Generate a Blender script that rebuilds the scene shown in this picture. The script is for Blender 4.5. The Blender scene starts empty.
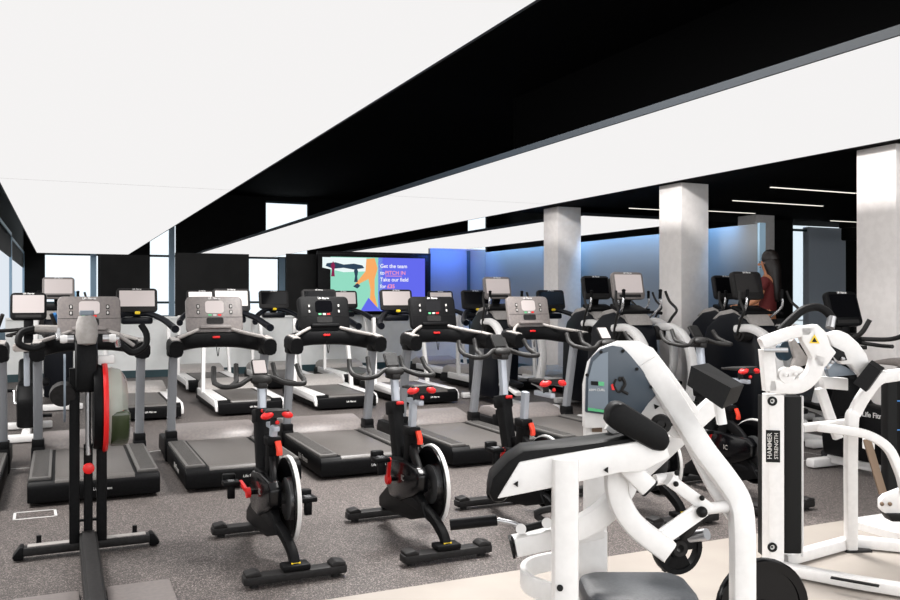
import bpy, bmesh, math, random
from mathutils import Vector, Matrix
R = math.radians
random.seed(4)
C = bpy.context.scene.collection
# ------------------------------------------------------------------ camera
F = 850.0; H = 1.55; HY = 297.0
PSI = math.atan(390 / F); CS, SN = math.cos(PSI), math.sin(PSI)
cam = bpy.data.cameras.new('camera'); cam.sensor_width = 36; cam.lens = 36 * F / 900
cam.shift_y = -(300 - HY) / 900 ; cam.clip_start = .05; cam.clip_end = 200
co = bpy.data.objects.new('camera', cam); C.objects.link(co)
co.location = (0, 0, H); co.rotation_euler = (R(90), 0, -PSI)
bpy.context.scene.camera = co
# ------------------------------------------------------------------ world, light, exposure
WORLD_STRENGTH = 1.2
wd = bpy.data.worlds.new('world'); bpy.context.scene.world = wd; wd.use_nodes = True
wd.node_tree.nodes['Background'].inputs[0].default_value = (.88, .955, 1.0, 1)
wd.node_tree.nodes['Background'].inputs[1].default_value = WORLD_STRENGTH
def area(name, loc, rot, sx, sy, power, col):
    l = bpy.data.lights.new(name, 'AREA'); l.shape = 'RECTANGLE'; l.size = sx; l.size_y = sy; l.energy = power; l.color = col
    o = bpy.data.objects.new(name, l); C.objects.link(o); o.location = loc; o.rotation_euler = rot
    return o
# added broad fill behind the camera, brightening the faces turned towards it
area('fill_rear', (3.5, -3.5, 2.0), (R(80), 0, 0), 14, 3.2, 160, (1, .97, .95))
area('fill_left', (-4.45, 9.0, 2.4), (0, R(-84), 0), 3.0, 17, 600, (1, .98, .96))  # added side fill out of view, lifting the left faces of the columns
area('fill_top_rear', (3.2, -.9, 3.0), (R(8), 0, 0), 8, 4.5, 330, (1, .97, .95))  # added overhead fill, out of view behind the camera
area('fill_top_right', (10, 1.0, 3.1), (R(8), 0, 0), 4.5, 5, 170, (1, .97, .95))  # added overhead fill for the right side, out of view
# added fill lamps, unseen high in the ceiling slots, brightening the machine rows
for i, (x, y) in enumerate(((3.3, 5.0), (3.3, 8.3), (-2.2, 7.0))):
    area('fill_slot', (x, y, 5.3), (R(6), 0, 0), 1.6, 1.6, 520, (1, .98, .96))
# added linear fill hidden above the panel, brightening the column faces
area('fill_columns', (7.62, 8.0, 3.6), (0, R(-14), 0), .12, 15, 35, (1, .97, .94))
# blue cove light washing down the partition on the right, and the corner by the big screen
area('cove_light_partition', (8.80, 13.4, 2.85), (0, R(-8), 0), .06, 8.0, 70, (.25, .55, 1)).data.spread = R(75)
area('cove_light_corner', (7.9, 16.9, 2.62), (R(40), 0, 0), 1.0, .08, 26, (.08, .22, 1))
sc = bpy.context.scene
sc.view_settings.view_transform = 'Standard'; sc.view_settings.look = 'None'
sc.view_settings.gamma = 1; sc.view_settings.use_curve_mapping = False
sc.view_settings.exposure = 0.0
PANEL_EMIT = 0.91
# ------------------------------------------------------------------ materials
def mat(name, col, rough=.5, metal=0, emit=None, es=1, spec=.5, coat=0):
    m = bpy.data.materials.new(name); m.use_nodes = True
    b = m.node_tree.nodes['Principled BSDF']
    b.inputs['Base Color'].default_value = (*col, 1); b.inputs['Roughness'].default_value = rough
    b.inputs['Metallic'].default_value = metal; b.inputs['Specular IOR Level'].default_value = spec
    b.inputs['Coat Weight'].default_value = coat
    if emit: b.inputs['Emission Color'].default_value = (*emit, 1); b.inputs['Emission Strength'].default_value = es
    return m
def noisy(name, c1, c2, scale, rough=.6, p0=.4, p1=.6, detail=3, bump=0, spec=.5, metal=0):
    m = mat(name, c1, rough, metal, spec=spec); nt = m.node_tree; b = nt.nodes['Principled BSDF']
    tc = nt.nodes.new('ShaderNodeTexCoord'); n = nt.nodes.new('ShaderNodeTexNoise'); n.inputs['Scale'].default_value = scale
    n.inputs['Detail'].default_value = detail
    r = nt.nodes.new('ShaderNodeValToRGB'); r.color_ramp.elements[0].position = p0; r.color_ramp.elements[1].position = p1
    r.color_ramp.elements[0].color = (*c1, 1); r.color_ramp.elements[1].color = (*c2, 1)
    nt.links.new(tc.outputs['Object'], n.inputs['Vector']); nt.links.new(n.outputs[0], r.inputs[0]); nt.links.new(r.outputs[0], b.inputs['Base Color'])
    if bump:
        bp = nt.nodes.new('ShaderNodeBump'); bp.inputs['Strength'].default_value = bump; bp.inputs['Distance'].default_value = .002
        nt.links.new(n.outputs[0], bp.inputs['Height']); nt.links.new(bp.outputs[0], b.inputs['Normal'])
    return m
def glow(name, col, s=1.0):
    m = bpy.data.materials.new(name); m.use_nodes = True; nt = m.node_tree; nt.nodes.clear()
    o = nt.nodes.new('ShaderNodeOutputMaterial'); e = nt.nodes.new('ShaderNodeEmission')
    e.inputs[0].default_value = (*col, 1); e.inputs[1].default_value = s; nt.links.new(e.outputs[0], o.inputs[0]); return m
M = dict(
    black=noisy('black_plastic', (.0022, .0022, .0026), (.004, .004, .0045), 60, .5, spec=.12),
    gloss=mat('gloss_black', (.002, .002, .0025), .2, spec=.3),
    dark=noisy('charcoal_plastic', (.013, .012, .012), (.018, .017, .017), 50, .55, spec=.2),
    railgrey=mat('rail_grey', (.085, .08, .076), .5), grip=noisy('grip_rubber', (.012, .011, .011), (.02, .019, .018), 90, .55, spec=.3),
    grey=noisy('grey_plastic', (.30, .28, .265), (.34, .315, .30), 40, .45),
    consolegrey=noisy('warm_grey_plastic', (.17, .15, .145), (.20, .175, .165), 40, .42),
    post=mat('grey_painted_post', (.27, .28, .30), .35, .3),
    postlight=mat('light_grey_post', (.42, .45, .50), .35, .2),
    silver=mat('silver', (.62, .62, .63), .25, .8),
    steel=mat('steel', (.45, .45, .46), .3, .9),
    white=noisy('white_paint', (.72, .705, .695), (.75, .735, .725), 30, .35),
    red=mat('red_plastic', (.75, .012, .012), .4),
    orange=mat('orange_plastic', (.8, .05, .02), .4),
    yellow=mat('yellow_plastic', (.85, .60, .02), .4),
    blue=mat('blue_plastic', (.03, .16, .42), .4),
    belt=noisy('treadmill_belt', (.060, .054, .050), (.095, .086, .080), 220, .42, spec=.5),
    pad=noisy('black_vinyl', (.0035, .0035, .004), (.005, .0048, .0048), 120, .5, bump=.1, spec=.14),
    padgrey=noisy('grey_vinyl', (.06, .066, .074), (.08, .086, .094), 120, .4, bump=.1),
    tan=noisy('tan_vinyl', (.24, .215, .20), (.28, .25, .235), 80, .5),
    display=mat('pale_display', (.30, .27, .265), .25, emit=(.62, .54, .52), es=.55),
    offscreen=mat('dark_display', (.004, .004, .005), .08),
    navyblue=mat('deep_teal', (.008, .03, .05), .4), navy=mat('navy_plastic', (.002, .003, .006), .4, spec=.25),
    greyblue=mat('shield_blue_grey', (.04, .056, .076), .4),
    shieldlight=mat('shield_light', (.17, .205, .245), .4),
    green=mat('green_print', (.10, .45, .20), .4),
    icon=mat('icon_print', (.5, .48, .46), .5),
    ink=mat('black_ink', (.004, .004, .004), .5, spec=.2),
    brass=mat('gold_metal', (.16, .11, .075), .45, .5),
    skin=mat('skin', (.52, .22, .11), .5), hair=mat('dark_hair', (.010, .006, .005), .45), redcloth=mat('red_cloth', (.10, .006, .006), .8),
    darkcloth=noisy('dark_cloth', (.008, .008, .01), (.02, .02, .022), 30, .9),
    wallblack=noisy('black_wall', (.004, .004, .004), (.006, .006, .006), 4, .7, spec=.2),
    ceil=mat('black_ceiling', (.0015, .0015, .0016), .9, spec=.05),
    column=noisy('column_plaster', (.78, .74, .72), (.82, .78, .76), 12, .7, spec=.2),
    frosted=mat('frosted_partition', (.20, .215, .23), .55),
    outerpanel=mat('grey_blue_panel', (.50, .55, .62), .5), spandrel=noisy('pale_sill_panel', (.74, .75, .74), (.78, .79, .78), 6, .5),
    frame=mat('dark_window_frame', (.02, .05, .06), .4),
    paleframe=mat('pale_blue_frame', (.35, .52, .66), .35),
    rim=mat('panel_edge_blue', (.002, .007, .013), .6),
    tape=mat('white_tape', (.55, .54, .53), .6),
    water=mat('tinted_water', (.035, .05, .02), .2),
)
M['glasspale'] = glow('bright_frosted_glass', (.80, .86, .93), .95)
M['panel'] = glow('luminous_panel', (1.0, .985, .98), PANEL_EMIT)
M['strip'] = glow('strip_light', (1, .95, .85), 1.3)
def clear(name, col):
    m = mat(name, col, .08); b = m.node_tree.nodes['Principled BSDF']; b.inputs['Transmission Weight'].default_value = .6
    b.inputs['IOR'].default_value = 1.15
    return m
M['tank'] = clear('clear_tank', (.80, .84, .76)); M['glass'] = clear('window_glass', (.96, .98, 1)); M['glass'].node_tree.nodes['Principled BSDF'].inputs['Roughness'].default_value = 0
M['glass'].node_tree.nodes['Principled BSDF'].inputs['Transmission Weight'].default_value = 1
M['glass'].node_tree.nodes['Principled BSDF'].inputs['IOR'].default_value = 1.02
def floor_mat():
    m = mat('speckled_rubber_floor', (.1, .1, .1), .55, spec=.35); nt = m.node_tree; b = nt.nodes['Principled BSDF']
    tc = nt.nodes.new('ShaderNodeTexCoord')
    v = nt.nodes.new('ShaderNodeTexVoronoi'); v.inputs['Scale'].default_value = 190; v.inputs['Randomness'].default_value = 1
    n = nt.nodes.new('ShaderNodeTexNoise'); n.inputs['Scale'].default_value = 1.2; n.inputs['Detail'].default_value = 4
    r = nt.nodes.new('ShaderNodeValToRGB'); e = r.color_ramp.elements
    e[0].position = 0; e[0].color = (.048, .041, .038, 1); e[1].position = 1; e[1].color = (.40, .345, .32, 1)
    for p, c in ((.40, (.062, .053, .050)), (.70, (.105, .090, .084)), (.86, (.22, .19, .178))):
        q = e.new(p); q.color = (*c, 1)
    s = nt.nodes.new('ShaderNodeSeparateColor')
    nt.links.new(tc.outputs['Object'], v.inputs['Vector']); nt.links.new(tc.outputs['Object'], n.inputs['Vector'])
    nt.links.new(v.outputs['Color'], s.inputs[0]); nt.links.new(s.outputs[0], r.inputs[0])
    mx = nt.nodes.new('ShaderNodeMix'); mx.data_type = 'RGBA'; mx.blend_type = 'MULTIPLY'; mx.inputs[0].default_value = .35
    nt.links.new(r.outputs[0], mx.inputs[6]); nt.links.new(n.outputs[0], mx.inputs[7]); nt.links.new(mx.outputs[2], b.inputs['Base Color'])
    return m
M['floor'] = floor_mat()
M['tanfloor'] = noisy('tan_vinyl_floor', (.31, .275, .245), (.345, .31, .275), 3, .45, .3, .7, 6, spec=.4)
# ------------------------------------------------------------------ mesh builder
def rr(w, h, r, n=5):
    p = []
    for cx, cy, a in ((w/2-r, h/2-r, 0), (-w/2+r, h/2-r, 90), (-w/2+r, -h/2+r, 180), (w/2-r, -h/2+r, 270)):
        for i in range(n + 1):
            t = R(a + 90 * i / n); p.append((cx + r * math.cos(t), cy + r * math.sin(t)))
    return p
def smoothpts(pts, k=5):
    if k <= 1 or len(pts) < 3: return [Vector(p) for p in pts]
    P = [Vector(p) for p in pts]; P = [2*P[0]-P[1]] + P + [2*P[-1]-P[-2]]; out = []
    for i in range(1, len(P)-2):
        a, b, c, d = P[i-1:i+3]
        for j in range(k):
            t = j / k
            out.append(.5*((2*b)+(-a+c)*t+(2*a-5*b+4*c-d)*t*t+(-a+3*b-3*c+d)*t**3))
    out.append(P[-2]); return out
class MB:
    def __init__(s, m='black'): s.bm = bmesh.new(); s.m = m
    def _fin(s, vs, mt, bev, seg=2):
        if mt is not None: bmesh.ops.transform(s.bm, matrix=mt, verts=vs)
        if bev:
            es = list({e for v in vs for e in v.link_edges})
            es = [e for e in es if len(e.link_faces) == 2 and e.calc_face_angle(0) > .6]
            bmesh.ops.bevel(s.bm, geom=es, offset=bev, segments=seg, affect='EDGES', profile=.5)
        return s
    def box(s, c, d, rot=(0, 0, 0), bev=0):
        from mathutils import Euler
        r = bmesh.ops.create_cube(s.bm, size=1); mt = Matrix.Translation(c) @ Euler([R(a) for a in rot]).to_matrix().to_4x4() @ Matrix.Diagonal((*d, 1))
        return s._fin(r['verts'], mt, bev)
    def prism(s, pts, t, mt=None, bev=0):
        # outline in local xy, thickness t along z centred
        bt = [s.bm.verts.new((x, y, -t/2)) for x, y in pts]; tp = [s.bm.verts.new((x, y, t/2)) for x, y in pts]; n = len(pts)
        s.bm.faces.new(bt[::-1]); s.bm.faces.new(tp)
        for i in range(n): s.bm.faces.new((bt[i], bt[(i+1) % n], tp[(i+1) % n], tp[i]))
        return s._fin(bt + tp, mt, bev)
    def hull(s, a, b, bev=0):
        # two matching closed loops of 3-D points joined as a solid
        A = [s.bm.verts.new(p) for p in a]; B = [s.bm.verts.new(p) for p in b]; n = len(A)
        s.bm.faces.new(A[::-1]); s.bm.faces.new(B)
        for i in range(n): s.bm.faces.new((A[i], A[(i+1) % n], B[(i+1) % n], B[i]))
        return s._fin(A + B, None, bev)
    def sweep(s, pts, prof, up=(0, 0, 1), k=5, scale=None, cap=True):
        P = smoothpts(pts, k); n = len(P); up = Vector(up); rings = []
        for i, p in enumerate(P):
            t = (P[min(i+1, n-1)] - P[max(i-1, 0)]).normalized()
            x = t.cross(up)
            if x.length < .05: x = t.cross(Vector((1, 0, 0)) if abs(t.x) < .9 else Vector((0, 1, 0)))
            x.normalize()
            if rings and x.dot(lastx) < 0: x = -x
            y = x.cross(t).normalized(); lastx = x
            f = 1 if scale is None else (scale[0] + (scale[1]-scale[0]) * i/(n-1) if isinstance(scale, tuple) else scale(i/(n-1)))
            rings.append([s.bm.verts.new(p + x*a*f + y*b*f) for a, b in prof])
        m = len(prof)
        for i in range(n-1):
            for j in range(m):
                s.bm.faces.new((rings[i][j], rings[i][(j+1) % m], rings[i+1][(j+1) % m], rings[i+1][j]))
        if cap: s.bm.faces.new(rings[0][::-1]); s.bm.faces.new(rings[-1])
        return s
    def tube(s, pts, r, k=5, n=10, scale=None, up=(0, 0, 1)):
        return s.sweep(pts, [(r*math.cos(2*math.pi*i/n), r*math.sin(2*math.pi*i/n)) for i in range(n)], up, k, scale)
    def rt(s, pts, w, h, r=None, k=5, up=(0, 0, 1), scale=None):
        r = min(w, h) * .22 if r is None else r
        return s.sweep(pts, rr(w, h, r, 2), up, k, scale)
    def cyl(s, a, b, r, r2=None, n=20, bev=0):
        a, b = Vector(a), Vector(b); d = b - a
        q = bmesh.ops.create_cone(s.bm, cap_ends=True, segments=n, radius1=r, radius2=r if r2 is None else r2, depth=d.length)
        return s._fin(q['verts'], Matrix.Translation((a+b)/2) @ d.to_track_quat('Z', 'Y').to_matrix().to_4x4(), bev)
    def lathe(s, prof, c, axis, n=28):
        # prof list of (r, h) closed profile; axis direction
        q = Matrix.Translation(c) @ Vector(axis).to_track_quat('Z', 'Y').to_matrix().to_4x4(); rings = []
        for i in range(n):
            t = 2*math.pi*i/n; rings.append([s.bm.verts.new(q @ Vector((r*math.cos(t), r*math.sin(t), h))) for r, h in prof])
        m = len(prof)
        for i in range(n):
            for j in range(m): s.bm.faces.new((rings[i][j], rings[(i+1) % n][j], rings[(i+1) % n][(j+1) % m], rings[i][(j+1) % m]))
        return s
    def ell(s, c, r, rot=(0, 0, 0), n=16):
        from mathutils import Euler
        q = bmesh.ops.create_uvsphere(s.bm, u_segments=n, v_segments=max(6, n//2), radius=1)
        return s._fin(q['verts'], Matrix.Translation(c) @ Euler([R(a) for a in rot]).to_matrix().to_4x4() @ Matrix.Diagonal((*r, 1)), 0)
    def build(s, name, parent=None, m=None, ang=38):
        me = bpy.data.meshes.new(name); bmesh.ops.recalc_face_normals(s.bm, faces=s.bm.faces[:]); s.bm.to_mesh(me); s.bm.free()
        for p in me.polygons: p.use_smooth = True
        me.set_sharp_from_angle(angle=R(ang))
        me.materials.append(M[m or s.m]); o = bpy.data.objects.new(name, me); C.objects.link(o)
        if parent: o.parent = parent
        return o
def thing(name, label, cat, loc=(0, 0, 0), rz=0, group=None):
    o = bpy.data.objects.new(name, None); C.objects.link(o); o.location = loc; o.rotation_euler = (0, 0, rz); o.empty_display_size = .1
    return tag(o, label, cat, group)
def tag(o, label, cat, group=None):
    o['label'] = label; o['category'] = cat
    if group: o['group'] = group
    return o
def struct(name, mb, m):
    o = mb.build(name, None, m); o['kind'] = 'structure'; return o
def kids(o): return [c for c in C.objects if c.parent == o]
def dup(root, loc, rz, label, skip=()):
    r = root.copy(); C.objects.link(r); r.location = loc; r.rotation_euler = (0, 0, rz); r['label'] = label
    for ch in list(root.children):
        c = ch.copy(); C.objects.link(c); c.parent = r
        for g in list(ch.children):
            d = g.copy(); C.objects.link(d); d.parent = c
            for h in list(g.children):
                e = h.copy(); C.objects.link(e); e.parent = d
    return r
def text(name, body, size, mt, m, parent=None, extr=.001, align='CENTER', sx=1, bold=0):
    cu = bpy.data.curves.new(name, 'FONT'); cu.body = body; cu.size = size; cu.extrude = extr; cu.align_x = align; cu.align_y = 'CENTER'; cu.offset = bold
    t = bpy.data.objects.new('tmp', cu); C.objects.link(t)
    bpy.context.view_layer.update()
    me = bpy.data.meshes.new_from_object(t.evaluated_get(bpy.context.evaluated_depsgraph_get()))
    bpy.data.objects.remove(t)
    me.name = name; me.transform(mt @ Matrix.Diagonal((sx, 1, 1, 1))); me.materials.clear(); me.materials.append(M[m])
    o = bpy.data.objects.new(name, me); C.objects.link(o)
    if parent: o.parent = parent
    return o
def fr(o, x, y):
    """frame matrix from origin o, local x and y directions"""
    x = Vector(x).normalized(); y = Vector(y); z = x.cross(y).normalized(); y = z.cross(x)
    m = Matrix((x, y, z)).transposed().to_4x4(); m.translation = o; return m
def P(px, py, w):
    u = (px-450)/F*w; return Vector((CS*u+SN*w, -SN*u+CS*w, H+(HY-py)/F*w))
def onX(px, Y):
    """world X of the vertical line seen at px on the plane at depth Y"""
    u = (px-450)/F; return Y*(CS*u+SN)/(-SN*u+CS)
CAMX = Vector((CS, -SN, 0)); CAMY = Vector((SN, CS, 0)); Z = Vector((0, 0, 1))

# ================================================================== SETTING
FW = 17.4   # far wall
FB = 32.6   # window wall of the hall, beyond the low partition
struct('floor', MB().box((9, 15, -.05), (26, 36, .1)), 'floor')
struct('floor_tan', MB().box((8, .6, .002), (24, 7.2, .012)), 'tanfloor')
struct('ceiling', MB().box((9, 15, 5.45), (26, 37, .1)), 'ceil')
struct('ceiling_right', MB().box((14.15, 5.8, 3.25), (12.3, 17.4, .1)).box((8.06, 5.8, 4.3), (.1, 17.4, 2.2)).box((14.15, 14.45, 4.3), (12.3, .1, 2.2)), 'ceil')
def wbox(mb, x0, x1, z0, z1, y0=FW, d=.16): return mb.box(((x0+x1)/2, y0+d/2, (z0+z1)/2), (x1-x0, d, z1-z0))
wx = lambda px: onX(px, FW); bx_ = lambda px: onX(px, FB)
wf = MB()
wbox(wf, bx_(12), bx_(45), 0, 5.4, FB); wbox(wf, bx_(98), bx_(150), 0, 5.4, FB)
wbox(wf, bx_(176), bx_(249), 0, 5.4, FB); wbox(wf, bx_(249), bx_(266), 3.2, 5.4, FB); wbox(wf, bx_(266), bx_(308), 5.25, 5.4, FB); wbox(wf, bx_(308), bx_(468), 0, 5.4, FB); wbox(wf, bx_(487), 22, 0, 5.4, FB)
for a_, b_ in ((45, 98), (150, 176), (249, 308), (468, 487)): wbox(wf, bx_(a_), bx_(b_), 0, .8, FB)
struct('wall_far', wf, 'wallblack')
# low partition with black boards standing on it
struct('wall_low', wbox(wbox(MB(), -.9, wx(468), .14, 1.15, FW-.04, .2), -.9, wx(468), 1.13, 1.17, FW-.08, .2), 'spandrel')
struct('baseboard_low', wbox(MB(), -.9, 8.9, 0, .14, FW-.06, .12), 'frame')
struct('wall_board', wbox(MB(), wx(100), wx(149), 1.17, 2.36, FW, .1), 'wallblack')
struct('wall_board_middle', wbox(MB(), wx(175.5), wx(249), 1.17, 2.42, FW, .1), 'wallblack')
struct('wall_board_screen', wbox(wbox(MB(), wx(287), wx(318), 1.17, 2.45, FW, .1), wx(318), wx(431), 1.17, 2.52, FW+.02, .1), 'wallblack')
n = 0
for a, b, z0, z1 in ((45, 98, .8, 5.3), (150, 176, .8, 5.3), (249, 308, .8, 5.25), (468, 487, .8, 5.3)):
    n += 1; x0, x1 = bx_(a), bx_(b)
    m = MB()
    for zz in (z0+.04, 1.35, 3.05, z1-.04):
        if z0 < zz < z1: wbox(m, x0, x1, zz-.04, zz+.04, FB+.02, .06)
    if n == 3: wbox(m, bx_(278), bx_(288), .8, 3.1, FB+.01, .07)
    o = struct('window_%d' % n, m, 'frame')
    wbox(MB(), x0, x1, z0, z1, FB+.09, .01).build('window_pane', o, 'glass')
    if a in (45, 150): wbox(MB(), x1-.25, x1-.05, z0, z1, FB-.02, .10).build('window_jamb', o, 'paleframe')
    if a == 249: wbox(MB(), bx_(279), bx_(285), z0, 3.05, FB-.02, .10).build('window_jamb', o, 'paleframe')
# corner wall by the screen and the long frosted partition
struct('wall_corner', MB().box(((wx(431)+8.9)/2, FW+.1, 1.32), (8.9-wx(431), .1, 2.64)), 'frosted')
struct('trim_1', MB().box((wx(469), FW+.02, 1.3), (.06, .06, 2.6)), 'frame')
struct('wall_partition', MB().box((8.95, 13.25, 1.29), (.1, 8.4, 2.58)), 'frosted')
struct('trim_2', MB().box((8.95, 9.02, 1.29), (.11, .04, 2.6)), 'paleframe')
struct('baseboard_partition', MB().box((8.88, 13.25, .07), (.03, 8.4, .14)), 'frame')
# left wall of frosted glass beyond the first row
struct('wall_left', MB().box((-1.18, 26, 4.0), (.12, 14, 2.9)).box((-1.18, 18.6, 2.7), (.12, .5, 5.4)).box((-2.9, 18.4, 2.7), (3.5, .12, 5.4)).box((-4.6, 8, 2.7), (.12, 21, 5.4)), 'wallblack')
for i, (a, b, zt) in enumerate(((18.85, 24.0, 3.02), (24.3, 32.2, 2.95))):
    zt = 3.08 if i == 0 else 3.0
    o = struct('window_%d' % (n+1+i), MB().box((-1.14, (a+b)/2, .42), (.08, b-a, .84)).box((-1.14, (a+b)/2, zt+.04), (.08, b-a, .08)).box((-1.14, b+.08, zt/2), (.08, .16, zt)), 'paleframe')
    MB().box((-1.17, (a+b)/2, (.84+zt)/2), (.02, b-a, zt-.84)).build('frosted_pane', o, 'glasspale')
# columns
for i, (x, y) in enumerate(((8.24, 13.25), (8.12, 9.72), (8.15, 6.29))):
    struct('column' if i == 0 else 'column.%03d' % i, MB().box((x+.25, y+.25, 1.6), (.5, .5, 3.2), bev=.008), 'column')
struct('column.003', MB().box((12.9, 13.15, 1.6), (.5, .5, 3.2), bev=.008), 'column')
# outer wall on the far right with tall window
w2 = 13.6
wr = MB(); wy = lambda px: onX(px, w2)
wbox(wr, 13.2, wy(793), 0, 3.2, w2); wbox(wr, wy(845), 21, 0, 3.2, w2); wbox(wr, wy(793), wy(808), 0, .5, w2)
struct('wall_outer', wr, 'wallblack')
struct('wall_outer_panel', wbox(MB(), wy(808), wy(845), 0, 3.08, w2-.02), 'outerpanel')
o = struct('window_8', wbox(wbox(MB(), wy(793), wy(808), 2.98, 3.03, w2+.02, .06), wy(793), wy(808), .5, .55, w2+.02, .06), 'frame')
wbox(MB(), wy(793), wy(808), .5, 3.2, w2+.05, .01).build('window_pane', o, 'glass')
struct('wall_right', MB().box((20.1, 5, 1.6), (.1, 17, 3.2)).box((17.5, 24.9, 2.7), (.1, 15.4, 5.4)), 'wallblack')

# ------------------------------------------------------------------ luminous ceiling panels
def light_panel(x0, x1, y0, y1, z, label, seams):
    t = thing('ceiling_light_panel', label, 'ceiling light', ((x0+x1)/2, (y0+y1)/2, z), 0, 'luminous ceiling panels')
    w, l = x1-x0, y1-y0
    MB().box((0, 0, .005), (w-.03, l-.03, .01)).build('diffuser', t, 'panel')
    f = MB()
    for s in (-1, 1): f.box((s*(w/2-.01), 0, .028), (.02, l, .06)); f.box((0, s*(l/2-.01), .028), (w-.04, .02, .06))
    f.box((0, 0, .05), (w-.03, l-.03, .01))
    f.build('edge_frame', t, 'rim')
    for y in seams: MB().box((0, y-(y0+y1)/2, -.0015), (w-.04, .006, .001)).build('seam', t, 'grey')
    return t
light_panel(-.73, 2.205, -3.2, 32.0, 3.05, 'wide luminous white ceiling panel on the left, nearest overhead', (12.1,))
light_panel(4.36, 7.25, -3.2, 31.8, 3.05, 'long luminous ceiling panel running across the middle with blue edge', (11.8,))
light_panel(8.75, 11.6, 13.2, 29.6, 3.05, 'short luminous ceiling panel partly hidden behind the columns', ())
for i, (a, b, y, lb) in enumerate(((9.0, 9.75, 12.15, 'short slim ceiling strip light left of the middle column'), (9.09, 10.8, 9.0, 'slim white ceiling strip light nearest the right column'),
        (9.8, 11.8, 10.5, 'long slim ceiling strip light in the middle of the dark ceiling'), (10.0, 11.7, 11.95, 'slim ceiling strip light just right of the middle column'), (14.2, 15.0, 12.45, 'short strip light touching the right column'))):
    t = thing('strip_light', lb, 'ceiling light', ((a+b)/2, y, 3.1), 0, 'slim strip lights')
    MB().box((0, 0, .015), (b-a, .05, .03)).build('housing', t, 'black'); MB().box((0, 0, -.004), (b-a-.02, .035, .008)).build('diffuser', t, 'strip')
    MB().cyl((-(b-a)/2+.1, 0, .03), (-(b-a)/2+.1, 0, .1), .004).cyl(((b-a)/2-.1, 0, .03), ((b-a)/2-.1, 0, .1), .004).build('hanger', t, 'black')
t = thing('security_camera', 'white dome camera on the top of the far right pillar', 'camera', (12.60, 12.86, 2.95))
MB().cyl((0, 0, .06), (0, 0, .1), .07).build('mount', t, 'white'); MB().ell((0, 0, .04), (.06, .06, .06)).build('dome', t, 'grey')
MB().box((.05, .03, .08), (.1, .04, .04)).build('bracket', t, 'white')
t = thing('loudspeaker', 'black loudspeaker hanging at the top of the outer wall', 'speaker', (14.9, 12.5, 2.75))
MB().box((0, 0, .1), (.36, .3, .26), bev=.03).build('cabinet', t, 'black'); MB().cyl((0, 0, .23), (0, 0, .44), .02).build('bracket', t, 'black')
MB().cyl((0, -.15, .1), (0, -.16, .1), .09).build('speaker_cone', t, 'dark')

# ------------------------------------------------------------------ screen
sx0, sx1 = onX(320, 17.1), onX(427, 17.1)
t = thing('video_screen', 'large wall screen showing a football picture and blue advert', 'screen', ((sx0+sx1)/2, 17.15, 1.2))
SWD = sx1-sx0
MB().box((0, .06, .62), (SWD+.06, .14, 1.28), bev=.01).build('bezel', t, 'black')
M['s_blue'] = glow('screen_blue', (.13, .15, .86), 1.0); M['s_grass'] = glow('screen_grass', (.30, .72, .55), 1.0); M['s_sky'] = glow('screen_pale', (.85, .95, .95), 1)
M['s_skin'] = glow('screen_skin', (.95, .42, .14), 1); M['s_white'] = glow('screen_white', (1, 1, 1), 1); M['s_dark'] = glow('screen_dark', (.03, .06, .10), 1); M['s_pink'] = glow('screen_pink', (1, .35, .45), 1); M['s_red'] = glow('screen_maroon', (.25, .02, .08), 1)
b = MB().box((-SWD/2+.16+SWD*.27, -.016, .62), (SWD*.56-.2, .006, 1.14)).build('picture', t, 's_grass')
MB().box((SWD*.26, -.016, .62), (SWD*.45, .006, 1.14)).build('advert', t, 's_blue')
def flat(pts, m, name, d=.0): # polygon on the screen, in fractions of the picture (0..1 across whole screen, 0..1 height)
    MB().prism([(-SWD/2+.06+x*(SWD-.12), .05+z*1.14) for x, z in pts], .003, fr((0, -.022-d, 0), (1, 0, 0), (0, 0, 1))).build(name, t, m)
flat([(.0, .80), (.0, .99), (.42, .99), (.42, .74), (.2, .72)], 's_sky', 'picture_sky')
flat([(.03, .83), (.04, .88), (.12, .90), (.2, .86), (.3, .88), (.38, .85), (.4, .80), (.3, .77), (.2, .80), (.1, .78)], 's_dark', 'picture_trees', .004)
for cx, cz in ((.10, .80), (.32, .70)): flat([(cx-.02, cz-.16), (cx-.012, cz-.05), (cx-.022, cz+.05), (cx, cz+.12), (cx+.018, cz+.04), (cx+.01, cz-.06), (cx+.015, cz-.16)], 's_dark' if cx > .2 else 's_red', 'picture_player', .008)
flat([(.42, .97), (.50, .99), (.53, .80), (.50, .60), (.50, .30), (.53, .08), (.45, .12), (.46, .40), (.44, .60), (.36, .52), (.33, .46), (.31, .50), (.36, .62), (.41, .74)], 's_skin', 'picture_leg', .004)
flat([(.29, .46), (.33, .52), (.36, .47), (.33, .42)], 's_dark', 'picture_boot', .008)
flat([(.36, .0), (.44, .25), (.50, .12), (.56, .0)], 's_blue', 'picture_sock', .008)
ty = fr((0, -.03, 0), (1, 0, 0), (0, 0, 1))
for i, (s, m) in enumerate((('Get the team', 's_white'), ('to', 's_white'), ('Take our field', 's_white'), ('for', 's_white'))):
    text('advert_text', s, .115, fr((-SWD/2+.06+.555*(SWD-.12), -.021, 1.01-i*.145), (1, 0, 0), (0, 0, 1)), m, t, align='LEFT', bold=.001)
text('advert_text', 'PITCH IN', .115, fr((-SWD/2+.06+.605*(SWD-.12), -.021, 1.01-.145), (1, 0, 0), (0, 0, 1)), 's_pink', t, align='LEFT', bold=.001)
text('advert_text', '£35', .115, fr((-SWD/2+.06+.625*(SWD-.12), -.021, 1.01-.435), (1, 0, 0), (0, 0, 1)), 's_pink', t, align='LEFT', bold=.003)
MB().box((-SWD/2+.06+.69*(SWD-.12), -.021, .80), (.38, .002, .012)).build('underline', t, 's_pink')

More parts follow.
